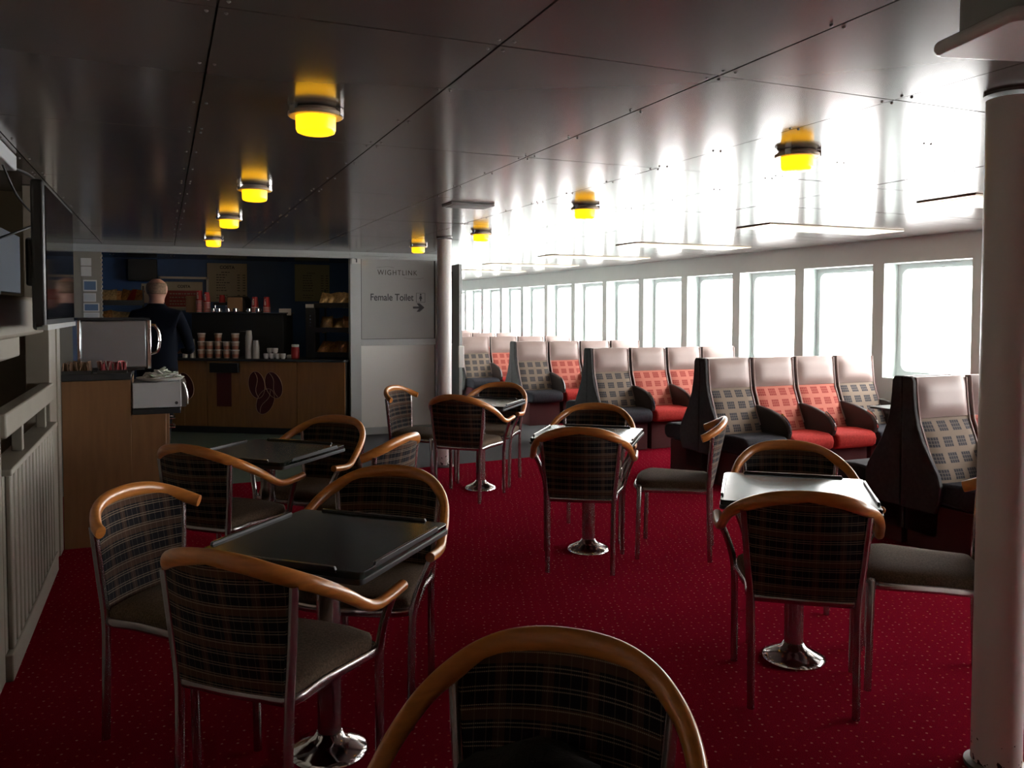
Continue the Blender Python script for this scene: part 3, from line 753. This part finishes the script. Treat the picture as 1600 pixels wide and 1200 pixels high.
# steel appliance
t = thing('steel_oven', 'brushed steel box appliance with curved handle on the brown counter', 'appliance', (-.31, 6.22, 1.10), math.radians(9))
b = MB(); b.box(-.215, .185, -.17, .17, .015, .335); b.build('casing', M['steel'], t, bevel=.01)
for q0, q1 in ((-.235, -.215), (.185, .210)): b = MB(); b.box(q0, q1, -.178, .175, .008, .335); b.build('side_trim', M['bright'], t, bevel=.004)
b = MB(); b.box(-.23, .205, -.178, .175, .335, .350); b.build('top_edge', M['black'], t)
b = MB(); b.tube(crom([(.21, -.10, .30), (.245, -.10, .295), (.27, -.10, .25), (.275, -.10, .18), (.26, -.10, .12), (.212, -.10, .10)], 6), .010, .008); b.build('handle', M['bright'], t)
b = MB(); b.box(-.20, .17, -.16, .16, 0, .015); b.build('feet', M['black'], t)

# ------------------------------------------------------------------ SERVERY COUNTER (angled)
KR = -math.atan2(.534, .845)
KM = Matrix.Translation((.15, 10.95, 0)) @ Matrix.Rotation(KR, 4, 'Z')   # local x along the front, +y away from the camera
def kloc(s, d, z=0): return tuple(KM @ Vector((s, d, z)))
t = thing('servery_counter', 'golden wooden servery counter with coffee bean decals', 'counter', (.15, 10.95, 0), KR)
edges = [-.15, .10, .40, .83, 1.565, 2.17]
for a, c in zip(edges, edges[1:]):
    b = MB(); b.box(a+.003, c-.003, 0, .02, .08, .885); b.build('front_panel', M['orangewood'], t, smooth=False)
b = MB(); b.box(-.15, 2.17, .02, .60, .0, .885); b.build('carcass', M['black'], t)
b = MB(); b.box(-.15, 2.17, .012, .02, 0, .08); b.build('kickboard', M['dark_gap'], t)
b = MB(); b.box(-.17, 2.18, -.03, .64, .885, .915); b.build('worktop', M['counterdark'], t, bevel=.006)
def bean(cx, cz, a, sx=.105, sz=.165):
    o = MB(); pts = []
    n = 28
    for k in range(n):
        w_ = 2*PI*k/n; x, z = sx*math.cos(w_), sz*math.sin(w_); pts.append((cx+x*math.cos(a)-z*math.sin(a), cz+x*math.sin(a)+z*math.cos(a)))
    o.prism(pts, -.003, 0, 'y'); ob = o.build('bean_decal', M['maroon'], t, smooth=False)
    l = MB(); cr = []
    for k in range(9):
        v = -1+2*k/8; x, z = .022*math.sin(v*PI), v*sz*.93; cr.append((cx+x*math.cos(a)-z*math.sin(a), -.0045, cz+x*math.sin(a)+z*math.cos(a)))
    l.tube(cr, .0065, .002, 6, up=(0, 1, 0)); l.build('bean_crease', M['beanline'], ob)
    l = MB(); l.tube([(p[0], -.0035, p[1]) for p in pts],   .0055, .002, 6, True, up=(0, 1, 0)); l.build('bean_edge', M['beanline'], ob)
bean(1.05, .60, .15); bean(1.27, .60, .35); bean(1.16, .40, -.45)
bean(.10, .57, .35, .12, .17)
b = MB(); b.box(.53, .72, -.006, 0, .33, .74); b.build('red_banner', M['maroon'], t, smooth=False)
b = MB(); b.box(.46, .83, -.05, 0, .745, .862); b.build('flap_box', M['black'], t, bevel=.004)

# display cabinet on the counter
t = thing('black_display_unit', 'black back unit behind the stacked tubs on the servery counter', 'unit', kloc(0, .35, .915), KR)
b = MB(); b.box(.0, 1.235, .0, .28, 0, .545); b.build('body', M['black'], t, bevel=.004)
b = MB(); b.box(-.02, 1.25, -.03, .29, .545, .560); b.build('top_shelf', M['counterdark'], t)
b = MB(); b.box(.66, .76, -.004, 0, .32, .325); b.build('front_badge', M['bright'], t)
ZT = 1.476
def lathe_obj(name, parts, loc, label, cat, group, proto={}):
    key = name+str(len(parts))
    if key not in proto:
        t_ = thing(name, label, cat, loc, 0, group)
        for pn, pr_, m in parts: MB().lathe(pr_, 20).build(pn, m, t_)
        proto[key] = t_; return t_
    return dup(proto[key], loc=loc, label=label, group=group)
tubp = [('cup_wall', [(.036, 0), (.044, .060), (.047, .090)], M['tub']), ('printed_band', [(.0375, .008), (.0435, .048)], M['tubband']), ('lid', [(.050, .090), (.050, .098), (.046, .101)], M['paperwhite'])]
cols = [.265, .375, .487, .602, .714]; cn = ['first', 'second', 'third', 'fourth', 'fifth']; ln = ['at the bottom', 'in the middle', 'on top']
for ci, s_ in enumerate(cols):
    for k in range(3 if ci in (0, 2, 4) else 2):
        lathe_obj('dessert_tub', tubp, kloc(s_, .12, .915+k*.1015), 'lidded tub %s of the %s stack from the left on the servery' % (ln[k], cn[ci]), 'tub', 'stacked dessert tubs')
def cupstack(s, d, z0, n, r, h, step, m, name, label, group=None):
    t_ = thing(name, label, 'cups', kloc(s, d, z0), 0, group)
    for k in range(n):
        b = MB(); b.lathe([(r, 0), (r*.985, .004), (r*.72, h)], 18, (0, 0, k*step)); b.build('cup', m, t_)
    return t_
cupstack(.893, .12, .915, 9, .045, .10, .030, M['clearcup'], 'clear_cup_stack', 'tall stack of clear plastic cups beside the dessert tubs')
cupstack(.985, .12, .915, 5, .045, .10, .030, M['clearcup'], 'clear_cup_stack', 'short stack of clear plastic cups right of the tall stack')
cupstack(.145, .12, .915, 6, .034, .09, .028, M['paperwhite'], 'paper_cup_stack', 'white cup stack beside the staff member at the left of the tubs')
cupstack(.045, .12, .915, 2, .034, .07, .022, M['paperwhite'], 'paper_cup_stack', 'low white cup stack at the left end of the servery counter')
cup0 = None
for i, (s_, d, z, l) in enumerate(((1.13, .10, 0, 'left in the bottom row'), (1.205, .10, 0, 'second in the bottom row'), (1.275, .10, 0, 'third in the bottom row'), (1.345, .10, 0, 'right in the bottom row'), (1.17, .11, .065, 'upper left'), (1.24, .11, .065, 'topmost in the middle'))):
    if cup0 is None:
        b = MB(); b.lathe([(.020, 0), (.030, .012), (.034, .045), (.034, .060), (.030, .062), (.001, .056)], 18); cup0 = b.build('white_ramekin', M['paperwhite'], loc=kloc(s_, d, .915)); o = cup0
    else: o = dup(cup0, loc=kloc(s_, d, .915+z))
    tag(o, 'small white pot of the pile on the servery counter, %s' % l, 'pot', 'pile of small white pots')
# things on top of the black unit
def costa(s, d, n, label, inverted=True):
    z0 = ZT; r = .045
    t_ = thing('red_cup_stack', label, 'cups', kloc(s, d, z0), KR, 'stacks of red takeaway cups')
    for k in range(n):
        b = MB(); z = k*.020; b.lathe([(.045, 0), (.045, .006), (.044, .006)], 18, (0, 0, z)); b.build('cup_rim', M['paperwhite'], t_)
    for k in range(n-1):
        b = MB(); b.lathe([(.0435, .006), (.043, .021)], 18, (0, 0, k*.020)); b.build('cup', M['cupred'], t_)
    b = MB(); b.lathe([(.0435, .006), (.032, .135)], 20, (0, 0, (n-1)*.020)); top = b.build('top_cup', M['cupred'], t_)
    text('cup_lettering', 'COSTA', .026, M['paperwhite'], top, (.008, -.0425, (n-1)*.020+.028), rot=(PI/2, -PI/2, 0), depth=.004)
    return t_
costa(.093, .38, 8, 'leftmost red takeaway cup stack on the black unit')
costa(.195, .38, 7, 'second red takeaway cup stack from the left on the black unit')
costa(.827, .42, 4, 'red takeaway cup stack at the right, left one of the pair')
costa(.985, .42, 4, 'rightmost red takeaway cup stack on the black unit')
def kbox(name, s0, s1, d0, d1, z0, z1, m, label, cat, bevel=.004):
    b = MB(); b.box(s0, s1, d0, d1, 0, z1-z0); o = b.build(name, m, loc=kloc(0, 0, z0), bevel=bevel); o.rotation_euler = (0, 0, KR); return tag(o, label, cat)
kbox('tan_canister', -.11, .035, .40, .56, ZT, 1.685, M['boxtan'], 'tan box at the left end of the black unit', 'box')
t = thing('bread_bin', 'tan and dark rounded box in the middle of the black unit', 'box', kloc(.46, .40, ZT), KR)
b = MB(); b.box(0, .20, 0, .16, .01, .19); b.build('front', M['boxtan'], t, bevel=.004)
b = MB(); b.prism([(-.01, .0), (.235, 0), (.235, .13), (.22, .18), (.18, .205), (.10, .205), (-.01, .20)], .02, .18, 'y'); b.build('hood', M['black'], t, bevel=.004)
t = thing('coffee_machine_tray', 'dark cup tray with one red cup on the black unit', 'tray', kloc(.27, .40, ZT), KR)
b = MB(); b.box(0, .17, 0, .15, .09, .125); b.build('tray', M['black'], t, bevel=.003)
for q in (.01, .16): 
    b = MB(); b.tube([(q, .03, 0), (q, .03, .09)], .008); b.build('leg', M['bright'], t)
b = MB(); b.lathe([(.040, 0), (.040, .008), (.030, .095)], 18, tuple(KM @ Vector((.355, .47, 1.602)))); o = b.build('red_cup', M['cupred']); tag(o, 'single red cup turned over on the dark cup tray', 'cup')
jug0 = None
for i, s_ in enumerate((.30, .375, .50, .60, .78, .90)):
    jt = thing('steel_jug', '%s small steel jug from the left on the black unit' % ['first', 'second', 'third', 'fourth', 'fifth', 'sixth'][i], 'jug', kloc(s_, .345, ZT), KR, 'small steel jugs in a row')
    b = MB(); b.lathe([(.026, 0), (.030, .02), (.024, .045), (.026, .055)], 16); b.build('body', M['bright'], jt)
    b = MB(); b.tube(crom([(.026, 0, .048), (.044, 0, .040), (.044, 0, .018), (.028, 0, .010)], 4), .003); b.build('handle', M['bright'], jt)
kbox('leaflet', 1.13, 1.29, .46, .465, 1.44, 1.525, M['paperwhite'], 'white leaflet standing at the right end of the black unit', 'leaflet', 0)
kbox('glass_tray', .76, .99, .39, .50, ZT, 1.50, M['counterdark'], 'flat dark tray under the right-hand red cups', 'tray')
# right end: grinder, rack
t = thing('drinks_dispenser', 'tall black dispenser with a white label on top at the right of the servery', 'dispenser', kloc(1.625, .25, .915), KR)
b = MB(); b.box(-.055, .075, 0, .14, 0, .62); b.build('body', M['black'], t, bevel=.01)
b = MB(); b.box(-.06, .08, .02, .12, .62, .665); b.build('label_plate', M['paperwhite'], t)
b = MB()
for i in range(4): b.lathe([(.006, 0), (.006, .003)], 10, T=Matrix.Translation((.01, 0, .40+.04*i)) @ Matrix.Rotation(PI/2, 4, 'X'))
b.build('buttons', M['bright'], t)
t = thing('snack_rack', 'three-tier black rack of snack baskets at the right end of the servery', 'rack', kloc(1.92, .33, .915), KR)
for q in (-.20, .21):
    b = MB(); b.box(q-.008, q+.008, .18, .20, 0, .85); b.build('upright', M['black'], t)
for z in (.02, .32, .62):
    b = MB(); b.box(-.21, .22, -.14, .20, z, z+.008); b.box(-.21, .22, -.148, -.14, z, z+.06); b.box(-.21, -.204, -.14, .20, z, z+.06); b.box(.214, .22, -.14, .20, z, z+.06); b.build('basket', M['black'], t)
def packet(b, T, mi, w=.075, h=.10):
    nx, ny = 5, 5; vs = []
    for sgn in (1, -1):
        for j in range(ny+1):
            for i in range(nx+1):
                u = -1+2*i/nx; v = -1+2*j/ny; vs.append((u*w, v*h, sgn*(.022*(1-u*u)*(1-v*v)+.001)))
    n = (nx+1)*(ny+1); f = []
    for k in (0, n):
        for j in range(ny):
            for i in range(nx): q = [k+j*(nx+1)+i, k+j*(nx+1)+i+1, k+(j+1)*(nx+1)+i+1, k+(j+1)*(nx+1)+i]; f.append(q)
    b.add(vs, f, mi, T)
def packets(x0, x1, n, base, z, label, mset, seed, world=True):
    rg = random.Random(seed)
    for i in range(n):
        s_ = x0+(x1-x0)*(i+.5)/n; b = MB()
        packet(b, Matrix.Identity(4), 0)
        o = b.build('snack_packet', mset[rg.randrange(len(mset))], ang=180)
        loc = base(s_, rg.uniform(-.05, .08), z+.085); o.matrix_world = Matrix.Translation(loc) @ Matrix.Rotation(KR+rg.uniform(-.4, .4), 4, 'Z') @ Matrix.Rotation(rg.uniform(.8, 1.3), 4, 'X') @ Matrix.Rotation(rg.uniform(-.3, .3), 4, 'Z')
        tag(o, label % (['first', 'second', 'third', 'fourth', 'fifth', 'sixth', 'seventh', 'eighth'][i]), 'packet', 'snack packets in the baskets')
for z, nm_, ms in ((.945, 'bottom', [M['crisps'], M['crisps']]), (1.245, 'middle', [M['crisps'], M['crisps2']]), (1.545, 'top', [M['crisps2'], M['crisps2']])):
    packets(1.76, 2.10, 6, lambda s_, d, zz: KM @ Vector((s_, .33+d, zz)), z, '%s snack packet from the left in the '+nm_+' basket of the rack', ms, int(z*100))
t = thing('red_jar', 'red jar with a white lid on the servery worktop near the dispenser', 'jar', kloc(1.45, .22, .915))
b = MB(); b.lathe([(.045, 0), (.05, .02), (.05, .12), (.042, .14)], 20); b.build('jar_body', M['cupred'], t)
b = MB(); b.lathe([(.046, .14), (.046, .165), (.04, .17)], 20); b.build('lid', M['paperwhite'], t)
cupstack(1.555, .40, .915, 8, .026, .07, .022, M['paperwhite'], 'paper_cup_stack', 'slim leaning column of small white cups left of the dispenser')
kbox('bunched_cloth', 1.33, 1.42, .22, .30, .915, .955, M['greybox'], 'folded grey cloth lying beside the red jar', 'cloth', .012)

t = thing('added_strip_light', 'added light strip hidden behind the servery header', 'lamp', (.7, 10.02, 2.15))  # unseen strip, added to brighten the servery interior
b = MB(); b.box(-1.1, 1.1, -.02, .03, .01, .05); b.build('housing', M['lowpanel'], t)
M['tubeglow'] = mat('glowing_tube', (.9, .9, .85), .4, emit=(1, .80, .55), estr=7)
b = MB(); b.tube([(-1.05, .012, -.004), (1.05, .012, -.004)], .013, .013, 12); b.build('light_tube', M['tubeglow'], t)
# back wall boards
def board(name, x0, x1, z0, z1, m, label, y=12.17, lines=14, head=None, cat='board', seed=1):
    t_ = thing(name, label, cat, ((x0+x1)/2, y, z0)); w_ = (x1-x0)/2; h_ = z1-z0
    b = MB(); b.box(-w_, w_, 0, .02, 0, h_); b.build('board', m, t_)
    rg = random.Random(seed)
    if head: text('heading', head, .06, M['print'], t_, (0, -.002, h_-.075), align='CENTER', bold=.002)
    b = MB(); z = h_-.13; i = 0
    while z > .03:
        x = -w_*.55 if i else -w_*.3
        end = x+w_*rg.uniform(.35, .6)
        while x < end:
            q = rg.uniform(.015, .04); b.box(x, x+q, -.002, 0, z, z+.011); x += q+.010
        if i:
            for c in (.5, .78): b.box(w_*c, w_*c+.035, -.002, 0, z, z+.011)
        z -= .036; i += 1
        if i == 8: z -= .03
    b.build('printed_lines', M['print'], t_)
    return t_
board('menu_board', .572, 1.098, 1.62, 2.155, M['board'], 'tan menu board with printed price list in the middle of the blue wall', head='COSTA')
board('menu_board', 1.757, 2.25, 1.635, 2.165, M['board2'], 'dim olive menu board at the right of the blue wall', seed=4)
t = thing('framed_poster', 'framed cream and red poster on the blue wall beside the staff member', 'poster', (.27, 12.15, 1.50))
b = MB()
for x0, x1, z0, z1 in ((-.32, -.29, 0, .46), (.29, .32, 0, .46), (-.32, .32, .43, .46), (-.32, .32, 0, .03)): b.box(x0, x1, 0, .025, z0, z1)
b.build('frame', M['rivet'], t)
b = MB(); b.box(-.26, .24, .005, .02, .02, .39); b.build('sheet', M['poster'], t)
b = MB(); b.box(-.26, .22, .0, .005, .05, .27); b.build('red_area', M['posterred'], t)
text('heading', 'COSTA', .05, M['print'], t, (0, .002, .31), align='CENTER', bold=.002)
b = MB()
rg = random.Random(9)
for zz in (.22, .17, .12, .08):
    x = -.18
    while x < .17: q = rg.uniform(.015, .04); b.box(x, x+q, -.002, 0, zz, zz+.014); x += q+.012
b.build('printed_lines', M['board'], t)
b = MB(); b.box(-.42, -.06, 12.0, 12.2, 1.89, 2.18); o = b.build('wall_speaker', M['black'], bevel=.01); tag(o, 'black box mounted high on the blue wall left of the staff member', 'speaker')
b = MB(); b.box(-.26, -.10, 12.18, 12.2, 1.60, 1.86); o = b.build('notice', M['poster']); tag(o, 'small cream notice on the blue wall left of the staff member', 'notice')
# left snack shelf
t = thing('snack_shelf', 'black snack basket shelf on the left of the servery', 'shelf', (-.47, 11.0, 1.5))
b = MB(); b.box(-.24, .26, -.16, .18, .06, .075); b.box(-.24, .26, -.168, -.16, .06, .12); b.box(.25, .26, -.16, .18, .06, .25); b.build('basket', M['black'], t)
b = MB(); b.box(-.24, .26, -.16, .18, -.17, -.155); b.build('lower_shelf', M['black'], t)
b = MB(); b.box(-.24, -.22, .14, .18, -1.5, .30); b.box(.24, .26, .14, .18, -1.5, .30); b.build('post', M['black'], t)
packets(-.68, -.26, 6, lambda s_, d, zz: Vector((s_, 11.0+d, zz)), 1.575, '%s snack packet from the left on the upper left shelf', [M['crisps'], M['crisps2'], M['crispsred']], 12)
packets(-.66, -.36, 4, lambda s_, d, zz: Vector((s_, 11.0+d, zz-.03)), 1.345, '%s snack packet from the left on the lower left shelf', [M['crisps2'], M['crisps']], 13)
# postcard rack
for i, (z0, z1, x0, x1, m, l) in enumerate(((1.97, 2.05, -.79, -.69, 'paperwhite', 'topmost white paper'), (1.86, 1.96, -.79, -.69, 'paperwhite', 'second white paper'), (1.70, 1.82, -.77, -.64, 'cardblue', 'upper blue postcard'), (1.59, 1.68, -.77, -.65, 'greybox', 'middle grey card'), (1.485, 1.575, -.77, -.62, 'cardblue', 'lower blue postcard'), (1.38, 1.475, -.77, -.62, 'greybox', 'lowest photo card'))):
    t = thing('postcard', '%s pinned to the cream pilaster left of the servery' % l, 'card', ((x0+x1)/2, 9.792, (z0+z1)/2), 0, 'cards on the cream pilaster')
    w_, h_ = (x1-x0)/2, (z1-z0)/2
    b = MB(); b.box(-w_, w_, 0, .008, -h_, h_); b.build('card', M['paperwhite'], t)
    b = MB(); b.box(-w_*.85, w_*.85, -.003, 0, -h_*.75, h_*.75); b.build('picture', M[m], t)

# ------------------------------------------------------------------ PERSON (seen from behind, reaching forward)
def skinned(verts, edges, levels=2):
    me = bpy.data.meshes.new('tmp'); me.from_pydata([v[:3] for v in verts], edges, [])
    o = bpy.data.objects.new('tmp', me); COL.objects.link(o)
    o.modifiers.new('skin', 'SKIN'); 
    if not me.skin_vertices: me.skin_vertices.new()
    for i, v in enumerate(verts):
        me.skin_vertices[0].data[i].radius = (v[3], v[4] if len(v) > 4 else v[3]); me.skin_vertices[0].data[i].use_root = (i == 0)
    s_ = o.modifiers.new('sub', 'SUBSURF'); s_.levels = levels; s_.render_levels = levels
    bpy.context.view_layer.update()
    m2 = bpy.data.meshes.new_from_object(o.evaluated_get(bpy.context.evaluated_depsgraph_get()))
    bpy.data.objects.remove(o); return m2
V = []; E = []
def vtx(*a): V.append(a); return len(V)-1
def link(*i):
    for a, b_ in zip(i, i[1:]): E.append((a, b_))
pel = vtx(0, 0, .93, .165, .125); wa = vtx(0, 0, 1.06, .18, .14); ch = vtx(0, .0, 1.25, .20, .14); up_ = vtx(0, .0, 1.43, .185, .12); nk = vtx(0, .0, 1.53, .088, .078)
n2 = vtx(0, .01, 1.58, .064, .068); h1 = vtx(0, .025, 1.63, .070, .085); h2 = vtx(0, .02, 1.70, .080, .100); h3 = vtx(0, .015, 1.755, .070, .088); h4 = vtx(0, .015, 1.785, .035, .045)
link(pel, wa, ch, up_, nk, n2, h1, h2, h3, h4)
ns = vtx(0, .125, 1.675, .014, .014); link(h2, ns)
for s in (-1, 1):
    ea = vtx(s*.092, .01, 1.685, .012, .026); link(h2, ea)
    sh = vtx(s*.175, 0, 1.445, .074); up2 = vtx(s*.225, .01, 1.34, .058); el = vtx(s*(.275), .05, 1.15, .046); fo = vtx(s*.235, .18, 1.13, .040); wr = vtx(s*.17, .30, 1.12, .028)
    pa = vtx(s*.155, .36, 1.12, .035, .018); link(up_, sh, up2, el, fo, wr, pa)
    for k, (dx, l) in enumerate(((-.028, .070), (-.010, .082), (.010, .078), (.027, .062))):
        f1 = vtx(s*(.155+dx), .395, 1.12, .0095); f2 = vtx(s*(.155+dx*1.1), .395+l*.5, 1.112, .0085); f3 = vtx(s*(.155+dx*1.1), .395+l, 1.092, .0075); link(pa, f1, f2, f3)
    t1 = vtx(s*.120, .345, 1.108, .011); t2 = vtx(s*.103, .375, 1.095, .009); link(wr, t1, t2)
    hp = vtx(s*.085, 0, .86, .098, .10); kn = vtx(s*.085-.03, .01, .50, .066); an = vtx(s*.085-.05, -.01, .10, .045); he = vtx(s*.09-.05, -.015, .045, .040); to = vtx(s*.11-.05, .16, .035, .036, .032); link(pel, hp, kn, an, he, to)
me = skinned(V, E)
for k in ('skin', 'shirt', 'trousers', 'shoe'): me.materials.append(M[k])
for p in me.polygons:
    c = p.center; p.use_smooth = True
    if c.z > 1.565: p.material_index = 0
    elif c.z > .98: p.material_index = 0 if (c.y > .285 and c.z > 1.0) else 1
    elif c.z > .085: p.material_index = 2
    else: p.material_index = 3
per_ = bpy.data.objects.new('person', me); COL.objects.link(per_)
per_.location = (-.05, 8.05, 0); per_.rotation_euler = (0, 0, math.radians(-12))
tag(per_, 'balding person in a dark navy shirt seen from behind at the servery', 'person')
hb = MB(); nu, nv = 24, 10; vs = []
for j in range(nv+1):
    ph = math.radians(62+j*(118-62)/nv)
    for i in range(nu+1):
        a = math.radians(170+200*i/nu)
        vs.append((.088*math.sin(ph)*math.cos(a), .012+.112*math.sin(ph)*math.sin(a), 1.695+.105*math.cos(ph)))
n = len(vs); fs = [(j*(nu+1)+i, j*(nu+1)+i+1, (j+1)*(nu+1)+i+1, (j+1)*(nu+1)+i) for j in range(nv) for i in range(nu)]
hb.add(vs, fs); ho = hb.build('hair', M['hair'], per_, ang=180); sd = ho.modifiers.new('solid', 'SOLIDIFY'); sd.thickness = .010
hb = MB()
for s in (-1, 1): hb.lathe([(.001, -.012), (.009, -.008), (.012, 0), (.009, .008), (.001, .012)], 12, T=Matrix.Translation((s*.032, .108, 1.71)))
hb.build('eyes', M['eye'], per_)
hb = MB(); hb.tube(crom([(-.026, .104, 1.640), (0, .112, 1.637), (.026, .104, 1.640)], 5), .005, .004, 8); hb.build('mouth', M['sachet_pink'], per_)

# ------------------------------------------------------------------ LIGHT
wd = bpy.data.worlds.new('World'); bpy.context.scene.world = wd; wd.use_nodes = True
bg = wd.node_tree.nodes['Background']; bg.inputs[0].default_value = (1, .985, .96, 1); bg.inputs[1].default_value = 19.0
# ------------------------------------------------------------------ CAMERA
f, cy, yaw, pitch, roll = 1289.1, 535.5, .40027, .03840, -.00197
cyw, syw = math.cos(yaw), math.sin(yaw)
F = Vector((syw*math.cos(pitch), cyw*math.cos(pitch), -math.sin(pitch))); R0 = Vector((cyw, -syw, 0)); D0 = F.cross(R0)
Rr = R0*math.cos(roll)+D0*math.sin(roll); Dd = -R0*math.sin(roll)+D0*math.cos(roll)
cam = bpy.data.cameras.new('camera'); co = bpy.data.objects.new('camera', cam); COL.objects.link(co)
mw = Matrix((( Rr.x, -Dd.x, -F.x, 0), (Rr.y, -Dd.y, -F.y, 0), (Rr.z, -Dd.z, -F.z, 1.5), (0, 0, 0, 1)))
co.matrix_world = mw
cam.sensor_width = 36; cam.sensor_fit = 'HORIZONTAL'; cam.lens = f/1600*36; cam.shift_y = (cy-600)/1600
cam.clip_start = .02; cam.clip_end = 100
sc = bpy.context.scene; sc.camera = co
sc.view_settings.view_transform = 'Standard'; sc.view_settings.look = 'None'; sc.view_settings.gamma = 1; sc.view_settings.use_curve_mapping = False
sc.view_settings.exposure = 0.0
